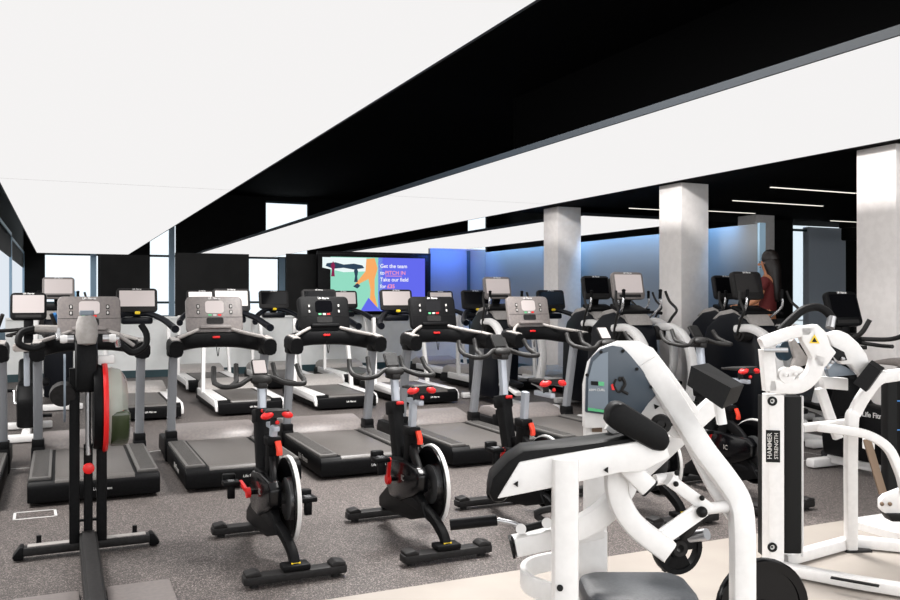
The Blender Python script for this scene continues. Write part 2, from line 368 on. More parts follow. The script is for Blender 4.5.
# ================================================================== BUILDERS
def console_panel(parent, c, w, h, body, tilt, screen, mode):
    """tilted console plate; returns part. local frame x right, y up along the plate, normal towards -Y"""
    T = Matrix.Translation(c) @ Matrix.Rotation(R(90-tilt), 4, 'X')
    k = MB().prism(rr(w, h, .05, 5), .06, T, bev=.012).build('console', parent, body)
    def bx(name, x, y, sx, sy, m, d=.004, r=None):
        MB().prism(rr(sx, sy, r or min(sx, sy)*.2, 2), d, T @ Matrix.Translation((x, y, .03+d/2))).build(name, k, m)
    if mode == 'led':
        bx('display', 0, h*.20, w*.33, h*.34, screen)
        bx('keypad', 0, -h*.18, w*.30, h*.17, 'dark')
        for i, cc in enumerate(('green', 'icon', 'red')): bx('button', (i-1)*w*.085, -h*.02, w*.06, h*.05, cc)
        for s in (-1, 1):
            for yy in (-.16, .0):
                q = MB().prism(rr(.028, .040, .006, 2), .004, T @ Matrix.Translation((s*w*.29, h*(yy+.22), .032))).build('speed_key', k, 'ink')
                MB().prism(rr(.016, .026, .005, 2), .003, T @ Matrix.Translation((s*w*.29, h*(yy+.22), .0355))).build('key_print', k, 'icon')
        MB().prism(rr(w*.55, h*.09, .01, 2), .05, T @ Matrix.Translation((0, -h*.36, .045)), bev=.006).build('tray', k, body)
        bx('seam', 0, -h*.08-.0, w*.98, .003, 'ink', .002)
        text('logo', 'Life Fitness', .026, T @ Matrix.Translation((0, h*.44, .033)), 'white', k, bold=.001)
    else:
        bx('display', 0, h*.07, w*.86, h*.66, screen, r=.008)
        bx('key_strip', 0, -h*.38, w*.7, h*.10, 'dark')
        text('logo', 'Life Fitness', .026, T @ Matrix.Translation((0, h*.455, .033)), 'white', k, bold=.001)
    return k

def treadmill(name, label, body, screen, group):
    """club treadmill, origin under deck centre, user faces +Y, deck from -1.03 to 1.0"""
    t = thing(name, label, 'treadmill', (0, 0, 0), 0, group)
    # base body: swept outline seen from the side, full width
    side = [(-1.03, .03), (-1.03, .15), (-1.0, .185), (-.2, .185), (.5, .19), (.95, .19), (1.0, .12), (1.0, .03)]
    MB().prism(side, .93, fr((0, 0, 0), (0, 1, 0), (0, 0, 1)), bev=.012).build('base', t, 'black')
    for s in (-1, 1):
        r_ = MB().box((s*.38, -.33, .195), (.155, 1.28, .03), bev=.010)
        for i in range(30): r_.box((s*.38, -.93+i*.042, .212), (.11, .012, .005))
        r_.build('foot_rail', t, 'railgrey')
    bt = MB().box((0, -.24, .184), (.56, 1.50, .012), bev=.004); bt.cyl((-.28, -.975, .15), (.28, -.975, .15), .045, n=18)
    bt.build('belt', t, 'belt')
    MB().prism([(.36, .19), (.40, .235), (.48, .28), (.70, .31), (.92, .28), (1.0, .2), (1.0, .12), (.36, .12)], .80, fr((0, 0, 0), (0, 1, 0), (0, 0, 1)), bev=.03).build('motor_hood', t, 'consolegrey')
    text('logo', 'Life Fitness', .03, fr((.05, -1.032, .10), (1, 0, 0), (0, 0, 1)), 'white', t)
    text('side_logo', 'Life Fitness', .07, fr((-.467, -.45, .10), (0, -1, 0), (0, 0, 1)), 'icon', t)
    for s in (-1, 1):
        MB().rt([(s*.42, .36, .22), (s*.42, .16, 1.12)], .075, .085, k=1, up=(0, 1, 0)).build('upright', t, 'post')
        MB().box((s*.42, .37, .13), (.11, .20, .22), bev=.015).box((s*.42, .34, .26), (.10, .13, .08), bev=.01).build('upright_foot', t, 'black')
    fr_ = MB()
    for s in (-1, 1):
        fr_.rt([(s*.42, -.07, 1.08), (s*.42, .10, 1.10), (s*.41, .25, 1.10), (s*.33, .38, 1.115), (s*.18, .44, 1.135), (0, .45, 1.14)], .12, .15, r=.045)
        fr_.box((s*.42, .12, 1.08), (.115, .18, .15), bev=.02)
    fr_.build('handrail', t, 'black')
    g = MB()
    for s in (-1, 1): MB().rt([(s*.42, -.05, 1.158), (s*.42, .18, 1.178)], .07, .012, k=1).build('rail_insert', t, 'grey')
    for s in (-1, 1):
        MB().tube([(s*.16, .44, 1.235), (s*.28, .30, 1.20), (s*.40, .10, 1.17)], .017, k=4).build('grip_bar', t, 'grey')
    MB().box((0, .49, 1.22), (.2, .08, .16), bev=.02).build('neck', t, 'black')
    MB().box((0, .382, 1.165), (.07, .02, .02), bev=.004).build('stop_key', t, 'red')
    MB().tube([(0, .39, 1.10), (.015, .38, .98), (.03, .39, 1.06)], .004, k=5, n=6).build('safety_cord', t, 'ink')
    console_panel(t, (0, .50, 1.375), .535, .36, body, 14, screen, 'led')
    return t

def treadmill_white(name, label, screen, group):
    t = thing(name, label, 'treadmill', (0, 0, 0), 0, group)
    side = [(-1.03, .03), (-1.03, .17), (-.95, .20), (.5, .21), (.95, .19), (1.0, .12), (1.0, .03)]
    MB().prism(side, .84, fr((0, 0, 0), (0, 1, 0), (0, 0, 1)), bev=.012).build('base', t, 'black')
    for s in (-1, 1):
        MB().prism([(-1.0, .06), (-1.0, .13), (-.93, .20), (.6, .225), (.6, .12), (-.9, .11)], .05, fr((s*.43, 0, 0), (0, 1, 0), (0, 0, 1)), bev=.01).box((s*.36, -.2, .21), (.13, 1.5, .015), bev=.005).build('side_rail', t, 'white' )
    MB().box((0, -.27, .205), (.52, 1.44, .012), bev=.004).cyl((-.26, -.97, .165), (.26, -.97, .165), .045).build('belt', t, 'belt')
    MB().prism([(.34, .20), (.42, .29), (.78, .34), (.98, .28), (1.0, .12), (.34, .12)], .78, fr((0, 0, 0), (0, 1, 0), (0, 0, 1)), bev=.03).build('motor_hood', t, 'grey')
    text('logo', 'Life Fitness', .03, fr((.05, -1.034, .11), (1, 0, 0), (0, 0, 1)), 'white', t, bold=.001)
    for s in (-1, 1):
        MB().rt([(s*.44, .16, .18), (s*.42, .24, .7), (s*.40, .34, 1.22)], .05, .085, up=(0, 1, 0)).build('upright', t, 'white')
    arm = MB()
    for s in (-1, 1): arm.tube([(0, .42, 1.30), (s*.16, .36, 1.31), (s*.32, .18, 1.24), (s*.43, -.02, 1.14), (s*.45, -.16, 1.11)], .045, k=5, scale=lambda f: .7+.5*f)
    arm.box((0, .42, 1.22), (.42, .14, .10), bev=.03)
    arm.build('handrail', t, 'navy')
    MB().prism(rr(.07, .04, .015, 3), .02, fr((0, .30, 1.33), (1, 0, 0), (0, .6, .8))).build('stop_button', t, 'yellow')
    MB().rt([(0, .46, 1.22), (0, .44, 1.42)], .10, .06, k=1, up=(0, 1, 0)).build('neck', t, 'black')
    console_panel(t, (0, .40, 1.50), .54, .34, 'dark', 12, screen, 'tv')
    return t

def arc_trainer(name, label, screen, group, bezel='dark'):
    t = thing(name, label, 'cross trainer', (0, 0, 0), 0, group)
    # housing profile (y, z)
    prof = [(.05, .08), (.02, .55), (.0, .95), (.04, 1.16), (.16, 1.30), (.36, 1.38), (.60, 1.34), (.80, 1.20), (.90, .95), (.92, .5), (.92, .08)]
    MB().prism(prof, .40, fr((0, 0, 0), (0, 1, 0), (0, 0, 1)), bev=.05).build('drive_housing', t, 'navy')
    MB().prism([(.06, 1.22), (.16, 1.34), (.36, 1.42), (.60, 1.38), (.74, 1.28), (.55, 1.31), (.30, 1.32)], .34, fr((0, 0, 0), (0, 1, 0), (0, 0, 1)), bev=.015).build('top_cover', t, 'grey')
    MB().box((0, -.35, .05), (.10, 1.0, .08), bev=.02).build('base_frame', t, 'white'); MB().box((0, -.85, .05), (.62, .12, .08), bev=.02).build('rear_stabiliser', t, 'white'); MB().box((0, .96, .05), (.56, .10, .08), bev=.02).build('front_stabiliser', t, 'white')
    for s in (-1, 1):
        MB().cyl((s*.19, .12, 1.13), (s*.33, .12, 1.13), .085, bev=.012).cyl((s*.33, .12, 1.13), (s*.35, .12, 1.13), .05, bev=.006).build('pivot_hub', t, 'dark')
        MB().rt([(s*.31, .16, 1.19), (s*.31, -.06, 1.20), (s*.31, -.26, 1.12), (s*.31, -.40, .94), (s*.30, -.46, .66), (s*.27, -.42, .36)], .09, .115, r=.035, up=(1, 0, 0)).build('swing_arm', t, 'white')
        MB().rt([(s*.23, -.72, .24), (s*.25, -.50, .31), (s*.26, -.30, .34)], .10, .05).build('pedal_arm', t, 'white')
        MB().prism(rr(.17, .38, .05, 4), .05, fr((s*.20, -.50, .37), (1, 0, 0), (0, 1, .1)), bev=.012).build('pedal', t, 'black')
        MB().tube([(s*.22, .22, 1.30), (s*.26, .10, 1.40), (s*.27, .06, 1.47), (s*.26, .06, 1.60)], .014).build('fixed_grip', t, 'silver')
        MB().tube([(s*.26, .062, 1.53), (s*.26, .058, 1.62)], .02).ell((s*.26, .058, 1.625), (.024, .024, .018)).build('grip_sleeve', t, 'black')
    MB().tube([(-.10, .28, 1.36), (-.25, .18, 1.37), (-.28, .06, 1.36)], .02).tube([(.10, .28, 1.36), (.25, .18, 1.37), (.28, .06, 1.36)], .02).build('handle_base', t, 'black')
    MB().rt([(0, .42, 1.38), (0, .36, 1.55)], .12, .07, k=1, up=(0, 1, 0)).box((0, .28, 1.40), (.40, .22, .05), rot=(18, 0, 0), bev=.02).build('neck', t, 'black')
    for s in (-1, 1): MB().tube([(s*.35, .12, 1.13), (s*.39, .02, 1.30), (s*.41, -.05, 1.40), (s*.38, .04, 1.50), (s*.35, .08, 1.62)], .016).build('moving_handle', t, 'grip')
    console_panel(t, (0, .34, 1.68), .44, .33, bezel, 12, screen, 'tv')
    return t

def spin_bike(name, label, crank=115, bar=1.03, barsy=.0, seat=.97, seaty=0.0, screen='ink', group='indoor cycles in the near row'):
    """user faces +Y; flywheel at the back, near the camera"""
    t = thing(name, label, 'exercise bike', (0, 0, 0), 0, group)
    # stabilisers
    def stab(y, w, nm):
        m = MB().prism(rr(w, .095, .02, 3), .045, Matrix.Translation((0, y, .045)), bev=.008)
        for s in (-1, 1):
            m.prism([(-.045, 0), (.04, 0), (.04, .02), (-.02, .032), (-.045, .015)], .09, fr((s*(w/2-.05), y, .064), (s, 0, 0), (0, 0, 1)), bev=.006)
            m.cyl((s*(w/2-.06), y, .0), (s*(w/2-.06), y, .03), .025)
        m.build(nm, t, 'dark')
    stab(-.52, .57, 'rear_stabiliser'); stab(.53, .56, 'front_stabiliser')
    f = MB()
    f.rt([(0, -.52, .08), (-.005, -.47, .15), (-.03, -.36, .23), (-.055, -.18, .27), (-.04, .12, .25), (-.01, .36, .19), (0, .53, .09)], .06, .055, r=.015, k=5, up=(1, 0, 0))
    f.box((0, -.515, .085), (.15, .10, .03), bev=.006)
    f.prism([(-.36, .22), (-.30, .30), (.02, .50), (.20, .50), (.26, .30), (.45, .18), (.45, .11), (.20, .12), (-.12, .15)], .05, fr((-.05, 0, 0), (0, 1, 0), (0, 0, 1)), bev=.012)
    f.rt([(-.02, .14, .26), (-.02, .20, .50), (-.01, .31, .83)], .075, .11, r=.02, up=(0, 1, 0), scale=lambda q: 1+.15*abs(q-.4))
    f.rt([(-.02, .14, .36), (0, .06, .50), (0, .02, .70)], .07, .10, r=.02, up=(0, 1, 0))
    f.rt([(0, .22, .52), (0, .08, .56)], .05, .06, k=1); f.rt([(0, .05, .58), (-.03, -.12, .52), (-.04, -.22, .44)], .035, .08, r=.01, k=3)
    f.build('frame', t, 'black')
    # flywheel
    wc = (.035, -.22, .385); MB().lathe([(.015, -.012), (.20, -.010), (.215, -.018), (.236, -.018), (.236, .010), (.20, .010), (.015, .012)], wc, (1, 0, 0), 48).build('flywheel', t, 'gloss')
    fw = t.children[-1] if t.children else None
    MB().lathe([(.222, .011), (.238, -.006), (.247, -.006), (.249, .010), (.244, .018), (.222, .018)], wc, (1, 0, 0), 48).build('wheel_rim', t, 'white')
    MB().lathe([(.02, -.022), (.12, -.016), (.12, .016), (.02, .022)], wc, (1, 0, 0), 32).build('wheel_disc', t, 'steel')
    MB().cyl((-.05, -.22, .385), (.09, -.22, .385), .03).build('axle', t, 'dark')
    g = MB().prism([(-.30, .36), (-.31, .46), (-.26, .50), (.02, .50), (.20, .48), (.27, .40), (.27, .31), (.20, .24), (.02, .24), (-.22, .32)], .075, fr((-.055, 0, 0), (0, 1, 0), (0, 0, 1)), bev=.015).build('chain_guard', t, 'gloss')
    text('logo', 'IC', .05, fr((-.095, -.05, .40), (0, -1, 0), (0, 0, 1)), 'grey', g)
    MB().box((.0, -.525, .104), (.05, .03, .006)).build('level_label', t, 'yellow')
    # brake fork legs by the wheel
    # cranks and pedals
    cc = (0, .13, .36)
    for s, a in ((-1, crank), (1, crank-180)):
        dy, dz = .165*math.cos(R(a)), .165*math.sin(R(a)); x = s*.125
        k = MB(); k.rt([(x, cc[1], cc[2]), (x+s*.015, cc[1]+dy, cc[2]+dz)], .028, .022, k=1, up=(1, 0, 0)); k.cyl((x-.012, cc[1], cc[2]), (x+.012, cc[1], cc[2]), .032)
        MB().cyl((0, cc[1], cc[2]), (x-s*.013, cc[1], cc[2]), .014).build('crank_axle', t, 'black')
        c = k.build('crank', t, 'red'); p = (x+s*.075, cc[1]+dy, cc[2]+dz)
        MB().box(p, (.10, .095, .028), bev=.006).box((p[0], p[1]+.07, p[2]+.015), (.08, .05, .06), bev=.01).box((p[0], p[1]-.01, p[2]-.05), (.045, .035, .09), bev=.006).build('pedal', t, 'black')
        MB().cyl((p[0]-.06*s, p[1], p[2]), (p[0]+.02, p[1], p[2]), .008).box((p[0], p[1], p[2]+.013), (.04, .045, .01)).build('pedal_spindle', t, 'silver')
    # seat post, slider, saddle
    MB().rt([(0, .03, .62), (0, .0, seat-.10)], .04, .06, k=1, up=(0, 1, 0)).box((0, -.03+seaty, seat-.09), (.035, .22, .032), bev=.006).build('seat_post', t, 'postlight')
    MB().box((0, .03, .685), (.085, .12, .06), bev=.012).build('seat_clamp', t, 'black')
    MB().rt([(.015, -.045, .69), (.02, -.065, .64), (.02, -.062, .61)], .035, .02, k=2).build('seat_lever', t, 'orange')
    sy = seaty
    MB().sweep([(0, -.16+sy, seat), (0, -.10+sy, seat+.005), (0, .02+sy, seat), (0, .13+sy, seat-.01)], rr(.15, .05, .02, 4), k=5, scale=lambda q: max(.35, 1.05-q*.75) if q > .1 else .85+2*q).build('saddle', t, 'grip')
    for s in (-1, 1): MB().ell((s*.056, -.140+sy, seat-.006), (.042, .036, .022), rot=(0, s*18, 0)).build('saddle_side', t, 'red')
    MB().cyl((0, -.05+sy, seat-.08), (0, -.05+sy, seat-.02), .02).build('saddle_mount', t, 'dark')
    MB().ell((0, -.15+sy, seat-.05), (.013, .013, .013)).build('slider_knob', t, 'red')
    # handlebar
    MB().rt([(0, .30, .78), (0, .345, bar-.02)], .045, .06, k=1, up=(0, 1, 0)).build('handle_post', t, 'postlight')
    MB().box((-.01, .305, .80), (.095, .13, .09), rot=(-10, 0, 0), bev=.012).build('post_clamp', t, 'black')
    MB().box((0, .235, .84), (.05, .02, .02), bev=.005).build('height_lever', t, 'red')
    yb = .35+barsy
    h = MB().tube([(-.285, yb+.02, bar+.0), (-.25, yb-.09, bar-.015), (-.15, yb-.06, bar-.01), (-.06, yb, bar+.025), (.06, yb, bar+.025), (.15, yb-.06, bar-.01), (.25, yb-.09, bar-.015), (.285, yb+.02, bar+.0)], .016)
    for s in (-1, 1):
        h.tube([(s*.285, yb+.02, bar), (s*.28, yb+.10, bar+.03), (s*.27, yb+.15, bar+.09)], .017)
        h.tube([(s*.20, yb-.08, bar-.012), (s*.15, yb+.04, bar), (s*.13, yb+.14, bar+.02), (s*.12, yb+.20, bar+.10)], .016)
    h.ell((0, yb-.01, bar+.01), (.07, .05, .035)).box((0, yb+.02, bar-.02), (.06, .16, .04), bev=.01)
    h.build('handlebar', t, 'grip')
    T = Matrix.Translation((0, yb+.05, bar+.085)) @ Matrix.Rotation(R(50), 4, 'X')
    k = MB().prism(rr(.095, .12, .012, 3), .02, T, bev=.003).build('computer', t, 'dark'); MB().prism(rr(.08, .10, .006, 3), .003, T @ Matrix.Translation((0, 0, .012))).build('display', k, screen)
    MB().rt([(0, yb+.03, bar), (0, yb+.05, bar+.07)], .03, .02, k=1, up=(0, 1, 0)).build('computer_mount', t, 'black')
    return t

def upright_bike(name, label, screen, group, accent=None):
    t = thing(name, label, 'exercise bike', (0, 0, 0), 0, group)
    MB().prism([(-.28, .12), (-.30, .42), (-.18, .60), (.10, .62), (.26, .85), (.36, .84), (.45, .55), (.52, .30), (.50, .12)], .20, fr((0, 0, 0), (0, 1, 0), (0, 0, 1)), bev=.04).build('drive_housing', t, 'black')
    MB().box((0, 0, .08), (.09, 1.0, .08), bev=.02).build('base_frame', t, 'white'); MB().box((0, .5, .05), (.50, .10, .08), bev=.02).build('front_stabiliser', t, 'white'); MB().box((0, -.5, .05), (.56, .10, .08), bev=.02).build('rear_stabiliser', t, 'white')
    text('logo', 'Life Fitness', .062, fr((-.105, -.07, .54), (0, -1, 0), (0, 0, 1)), 'white', t, bold=.001)
    MB().rt([(0, -.14, .5), (0, -.24, .95)], .06, .08, k=1, up=(0, 1, 0)).build('seat_post', t, 'postlight')
    MB().sweep([(0, -.34, 1.0), (0, -.24, 1.01), (0, -.10, 1.0), (0, .02, .985)], rr(.27, .09, .035, 4), k=5, scale=lambda q: max(.3, 1.05-q*.8) if q > .1 else .9+1.5*q).build('seat', t, 'tan')
    MB().rt([(0, .30, .80), (0, .38, 1.30)], .10, .12, up=(0, 1, 0), k=1).build('console_post', t, 'black')
    h = MB()
    for s in (-1, 1):
        h.tube([(s*.05, .30, 1.18), (s*.22, .22, 1.17), (s*.30, .08, 1.18), (s*.28, -.06, 1.24), (s*.24, -.12, 1.36)], .021)
        h.tube([(s*.05, .28, 1.15), (s*.20, .14, 1.12), (s*.16, -.02, 1.12)], .018)
    h.build('handlebar', t, 'grip')
    if accent: MB().tube([(.30, .10, 1.20), (.31, -.02, 1.26), (.27, -.10, 1.36)], .026).build('blue_grip_insert', t, accent)
    MB().box((0, .30, 1.16), (.18, .16, .08), bev=.02).build('cup_tray', t, 'black')
    for s, a in ((-1, 60), (1, 240)):
        dy, dz = .16*math.cos(R(a)), .16*math.sin(R(a))
        MB().rt([(s*.13, .05, .36), (s*.14, .05+dy, .36+dz)], .03, .02, k=1, up=(1, 0, 0)).cyl((0, .05, .36), (s*.14, .05, .36), .02).build('crank', t, 'silver')
        MB().box((s*.20, .05+dy, .36+dz), (.10, .11, .03), bev=.008).build('pedal', t, 'black')
    console_panel(t, (0, .36, 1.44), .38, .32, 'black', 16, screen, 'tv')
    return t

# ------------------------------------------------------------------ front treadmills
FY = 7.98
g1 = 'treadmills in the front row'
ta = treadmill('treadmill', 'grey-console treadmill directly behind the water-tank arm trainer', 'consolegrey', 'display', g1); ta.location = (.245, FY, 0)
dup(ta, (-.87, FY, 0), 0, 'treadmill cut off by the left edge of the picture')
dup(ta, (1.365, FY, 0), 0, 'grey-console treadmill behind the leftmost indoor cycle')
dup(ta, (4.87, FY, 0), 0, 'grey-console treadmill at the right end of the front row')
tb = treadmill('treadmill', 'black-console treadmill in line below the football picture of the screen', 'black', 'offscreen', g1); tb.location = (2.46, FY, 0)
dup(tb, (3.68, FY, 0), 0, 'black-console treadmill behind and right of the second indoor cycle')
g2 = 'white-post treadmills further back'
tc = treadmill_white('treadmill', 'white-post treadmill with pale display standing behind the left grey console', 'display', g2); tc.location = (.98, 12.25, 0)
for x, lb in ((2.28, 'white-post treadmill with pale display in front of the black wall board'), (4.86, 'white-post treadmill with pale display just below the blue advert')):
    dup(tc, (x, 12.25, 0), 0, lb)
td = treadmill_white('treadmill', 'white-post treadmill with dark display below the left edge of the wall screen', 'offscreen', g2); td.location = (3.60, 12.25, 0)
dup(td, (7.72, 12.25, 0), 0, 'white-post treadmill with dark display in front of the leftmost column')
dup(td, (6.70, 13.12, 0), 0, 'white-post treadmill with dark display between two cross trainers before the partition')
g3 = 'white-post treadmills in the last row'
dup(tc, (2.30, 15.2, 0), 0, 'last-row treadmill with pale display peeping out left of a nearer one')['group'] = g3
dup(td, (3.58, 15.2, 0), 0, 'last-row treadmill with dark display beside the window left of the screen')['group'] = g3
dup(tc, (4.92, 15.2, 0), 0, 'last-row treadmill with pale display below the footballer picture')['group'] = g3
dup(tc, (6.95, 15.2, 0), 0, 'last-row treadmill with pale display below the blue-lit corner wall')['group'] = g3
# ------------------------------------------------------------------ cross trainers
g4 = 'cross trainers with white swing arms'
a1 = arc_trainer('cross_trainer', 'nearest cross trainer with pale display, left of the middle column', 'display', g4, 'consolegrey'); a1.location = (6.12, 7.95, 0)
dup(a1, (5.85, 10.75, 0), 0, 'cross trainer with pale display in front of the partition left of the first column')
dup(a1, (-.02, 13.6, 0), 0, 'far cross trainer with pale display in front of the left window')
a2 = arc_trainer('cross_trainer', 'cross trainer with dark display beside the first column', 'offscreen', g4); a2.location = (6.80, 9.60, 0)
dup(a2, (7.25, 7.2, 0), 0, 'black-bodied cross trainer with dark display right of the middle column')
dup(a2, (7.60, 10.08, 0), 0, 'cross trainer with dark display half hidden behind the one by the first column')
dup(a2, (8.30, 8.68, 0), 0, 'cross trainer with dark display that the long-haired person stands on')
# ------------------------------------------------------------------ indoor cycles
BY = 5.08
spin_bike('indoor_cycle', 'indoor cycle on the left with pale handlebar computer, farthest from the curl machine', crank=12, bar=1.01, seat=.86, seaty=.05, screen='display').location = (1.165, BY, 0)
spin_bike('indoor_cycle', 'indoor cycle in the middle with white-rimmed flywheel and red crank in full view').location = (2.07, BY, 0)
spin_bike('indoor_cycle', 'indoor cycle whose lower half is hidden behind the curl pad', bar=1.14, seat=1.0, seaty=-.22).location = (2.9, BY, 0)
spin_bike('indoor_cycle', 'indoor cycle behind the grey shield of the curl machine', bar=1.18, seat=.95, screen='display').location = (3.82, BY, 0)
spin_bike('indoor_cycle', 'indoor cycle with red crank left of the white weight tower', bar=1.18, seat=1.0, seaty=-.06).location = (4.72, BY, 0)
# ------------------------------------------------------------------ upright bikes
g6 = 'upright exercise bikes'
u1 = upright_bike('upright_bike', 'upright bike with black console in front of the right column', 'offscreen', g6); u1.location = (6.40, 5.12, 0)
dup(u1, (8.55, 7.0, 0), 0, 'upright bike beside the person with a small dark reddish console')
dup(u1, (9.55, 7.9, 0), 0, 'upright bike whose console shows above the nearer black console')
u2 = upright_bike('upright_bike', 'upright bike with blue handlebar and pale display on the left', 'display', 'upright bikes on the left', 'blue'); u2.location = (-.33, 10.6, 0)

# ================================================================== FOREGROUND MACHINES
def Gd(px, py, z=0):
    """point of the floor (or of a level z) seen at a pixel"""
    w = F*(H-z)/(py-HY); return P(px, py, w)
class WB(MB):
    """mesh builder in world coordinates for a thing whose empty stands at base"""
    def __init__(s, base): super().__init__(); s.base = Vector(base)
    def poly(s, pts, w, t, bev=0):
        """plate with an outline facing -CAMY, at distance w, thickness t"""
        c = P(pts[0][0], pts[0][1], w); m = fr(c, CAMX, Z)
        loc = []
        for x, y in pts:
            d = P(x, y, w) - c; loc.append((d.dot(CAMX), d.z))
        return s.prism(loc, t, m, bev)
    def rtp(s, pts, wd, dp, k=5, **kw): return s.rt([P(*p) for p in pts], wd, dp, k=k, up=CAMY, **kw)
    def tp(s, pts, r, k=5, **kw): return s.tube([P(*p) for p in pts], r, k=k, **kw)
    def build(s, name, parent=None, m=None, ang=38):
        bmesh.ops.translate(s.bm, verts=s.bm.verts, vec=-s.base); return super().build(name, parent, m, ang)

# ---- arm curl machine
base = P(650, 297, 2.8); base.z = 0
t = thing('arm_curl_machine', 'white arm curl machine with black pads and grey-blue instruction shield', 'gym machine', base)
def W(): return WB(base)
W().rtp([(565, 458, 2.56), (565, 812, 2.56)], .077, .077, k=1).build('pad_post', t, 'white')
W().poly([(497, 497), (519, 461), (545, 456), (662, 436), (668, 456), (640, 470), (618, 471), (552, 486)], 2.58, .05, .004).build('pad_bracket', t, 'white')
W().poly([(487, 488), (490, 473), (506, 456), (521, 446), (560, 442), (645, 431), (657, 435), (660, 446), (652, 455), (600, 462), (532, 472), (523, 470), (503, 498), (491, 498)], 2.64, .15, .018).build('arm_pad', t, 'pad')
b = W()
for x, y in ((516, 487-3), (606, 470)): b.poly([(x-2.5, y), (x+2, y-3), (x+2, y+3)], 2.552, .006)
b.build('bolt_hole', t, 'ink')
W().rtp([(619, 458, 2.62), (648, 487, 2.62)], .062, .062, k=1).build('cross_tube', t, 'white')
W().rtp([(647.5, 486.5, 2.62), (649, 488, 2.62)], .064, .064, k=1).build('end_cap', t, 'ink')
W().rtp([(634, 462, 2.74), (622, 490, 2.74), (605, 511, 2.74), (582, 526, 2.74), (560, 532, 2.74)], .075, .06).build('curved_brace', t, 'white')
W().rtp([(616, 466, 2.66), (618, 496, 2.66), (634, 524, 2.66), (668, 551, 2.66)], .07, .06).build('curved_arm', t, 'white')
W().rtp([(514, 546, 2.78), (600, 527, 2.82)], .066, .07, k=1).build('lower_beam', t, 'white')
W().rtp([(513, 546.4, 2.78), (510.5, 547, 2.78)], .068, .072, k=1).build('end_cap', t, 'ink')
b = W()
for x, y in ((521, 529), (547, 523)): b.cyl(P(x, y, 2.74), P(x, y, 2.79), .017, n=16)
b.build('pivot_lug', t, 'white')
W().cyl(P(524, 529, 2.77), P(546, 523, 2.77), .012).build('pivot_rod', t, 'ink')
W().cyl(P(450, 525, 2.77), P(497, 520, 2.77), .018).build('lever_grip', t, 'black')
W().tp([(497, 520, 2.77), (512, 523, 2.77), (521, 527, 2.77)], .008).build('lever_rod', t, 'steel')
W().tp([(546, 523, 2.9), (536, 513, 2.9), (560, 507, 2.9)], .012, k=3).build('rear_lever', t, 'dark')
W().rt([P(*q) for q in ((606, 556, 3.02), (560, 560, 3.0), (532, 566, 2.94), (523, 575, 2.82), (532, 586, 2.70), (565, 597, 2.60))], .02, .065, k=6).build('guard_loop', t, 'white')
W().rtp([(595, 405, 3.0), (595, 752, 3.0)], .078, .06, k=1).build('shield_post', t, 'white')
W().rtp([(591, 531, 2.97), (591, 755, 2.97)], .11, .05, k=1).build('post_sleeve', t, 'white')
b = W()
for x, y, w in ((571, 544, 2.9), (571, 577, 2.9), (560, 588, 2.515)): b.cyl(P(x, y, w-.0), P(x, y, w+.02), .010, n=10)
b.build('bolt', t, 'ink')
W().poly([(583, 428), (583, 385), (588, 362), (600, 348), (618, 341), (638, 341), (652, 348), (672, 374), (698, 410), (686, 438), (672, 437), (650, 420), (630, 425)], 2.95, .05, .008).build('shield_frame', t, 'white')
bm_ = W().rtp([(646, 362, 2.94), (657, 378, 2.93), (676, 407, 2.90), (702, 448, 2.86), (724, 477, 2.82), (738, 500, 2.8), (742, 528, 2.78), (742.5, 580, 2.78), (742.5, 680, 2.78), (742.5, 770, 2.78)], .076, .07, k=4).build('main_beam', t, 'white')
W().rtp([(684, 432, 2.93), (712, 488, 2.88), (734, 520, 2.84)], .03, .04, k=3).build('beam_gusset', t, 'white')
sh = W().poly([(585, 412), (586, 378), (591, 358), (600, 349), (611, 345), (622, 347), (629, 354), (657, 388), (657.5, 393), (648, 403), (637, 419), (610, 415)], 2.915, .02, .004).build('instruction_shield', t, 'greyblue')
W().poly([(588, 407.5), (588.5, 378), (593, 362), (601, 354), (608, 352), (608, 410)], 2.902, .004).build('shield_stripe', sh, 'shieldlight')
W().poly([(588, 407.5), (608, 410.5), (608, 413), (588, 410.5)], 2.90, .004).build('green_stripe', sh, 'green')
W().poly([(591, 381), (598, 381.5), (598, 385.5), (591, 385)], 2.898, .004).build('label_box', sh, 'ink')
W().poly([(598.4, 381.5), (604, 382), (604, 386), (598.4, 385.5)], 2.898, .004).build('label_box_green', sh, 'green')
sf = lambda x, y: fr(P(x, y, 2.896), CAMX, Z)
for body_, x, y, sz in (('ARM CURL', 597, 390, .0115),):
    o = text('label_text', body_, sz, sf(x, y), 'white', sh, .0005); o.data.transform(Matrix.Translation(-base))
fg = W().tp([(616, 379, 2.902), (614, 385, 2.902), (618, 392, 2.902), (622, 390, 2.902)], .004, k=4, n=6).tp([(622, 377, 2.902), (625, 384, 2.902), (622, 390, 2.902), (628, 394, 2.902)], .006, k=3, n=6); fg.ell(P(620, 379, 2.902), (.007, .004, .009)); fg.build('figure_diagram', sh, 'dark')
W().poly([(611, 385), (614, 383), (615, 390), (612, 390)], 2.902, .004).build('figure_highlight', sh, 'red')
b = W()
for x, y in ((601, 352), (623, 351), (637, 369), (651, 387), (587, 375)): b.cyl(P(x, y, 2.9), P(x, y, 2.91), .006, n=8)
b.build('shield_screw', sh, 'ink')
W().poly([(592, 419), (602, 419.5), (602, 432), (592, 432)], 2.965, .006).build('rating_plate', t, 'brass')
b = W()
for x, y in ((656, 406), (671, 424)): b.poly([(x-2, y-2), (x+3, y), (x-1, y+3)], 2.92, .012)
b.build('bolt_hole', t, 'ink')
W().lathe([(.012, -.02), (.03, -.02), (.034, 0), (.03, .02), (.012, .02)], P(661, 424, 2.84), CAMY).cyl(P(661, 424, 2.80), P(661, 424, 2.88), .013).build('pulley', t, 'dark')
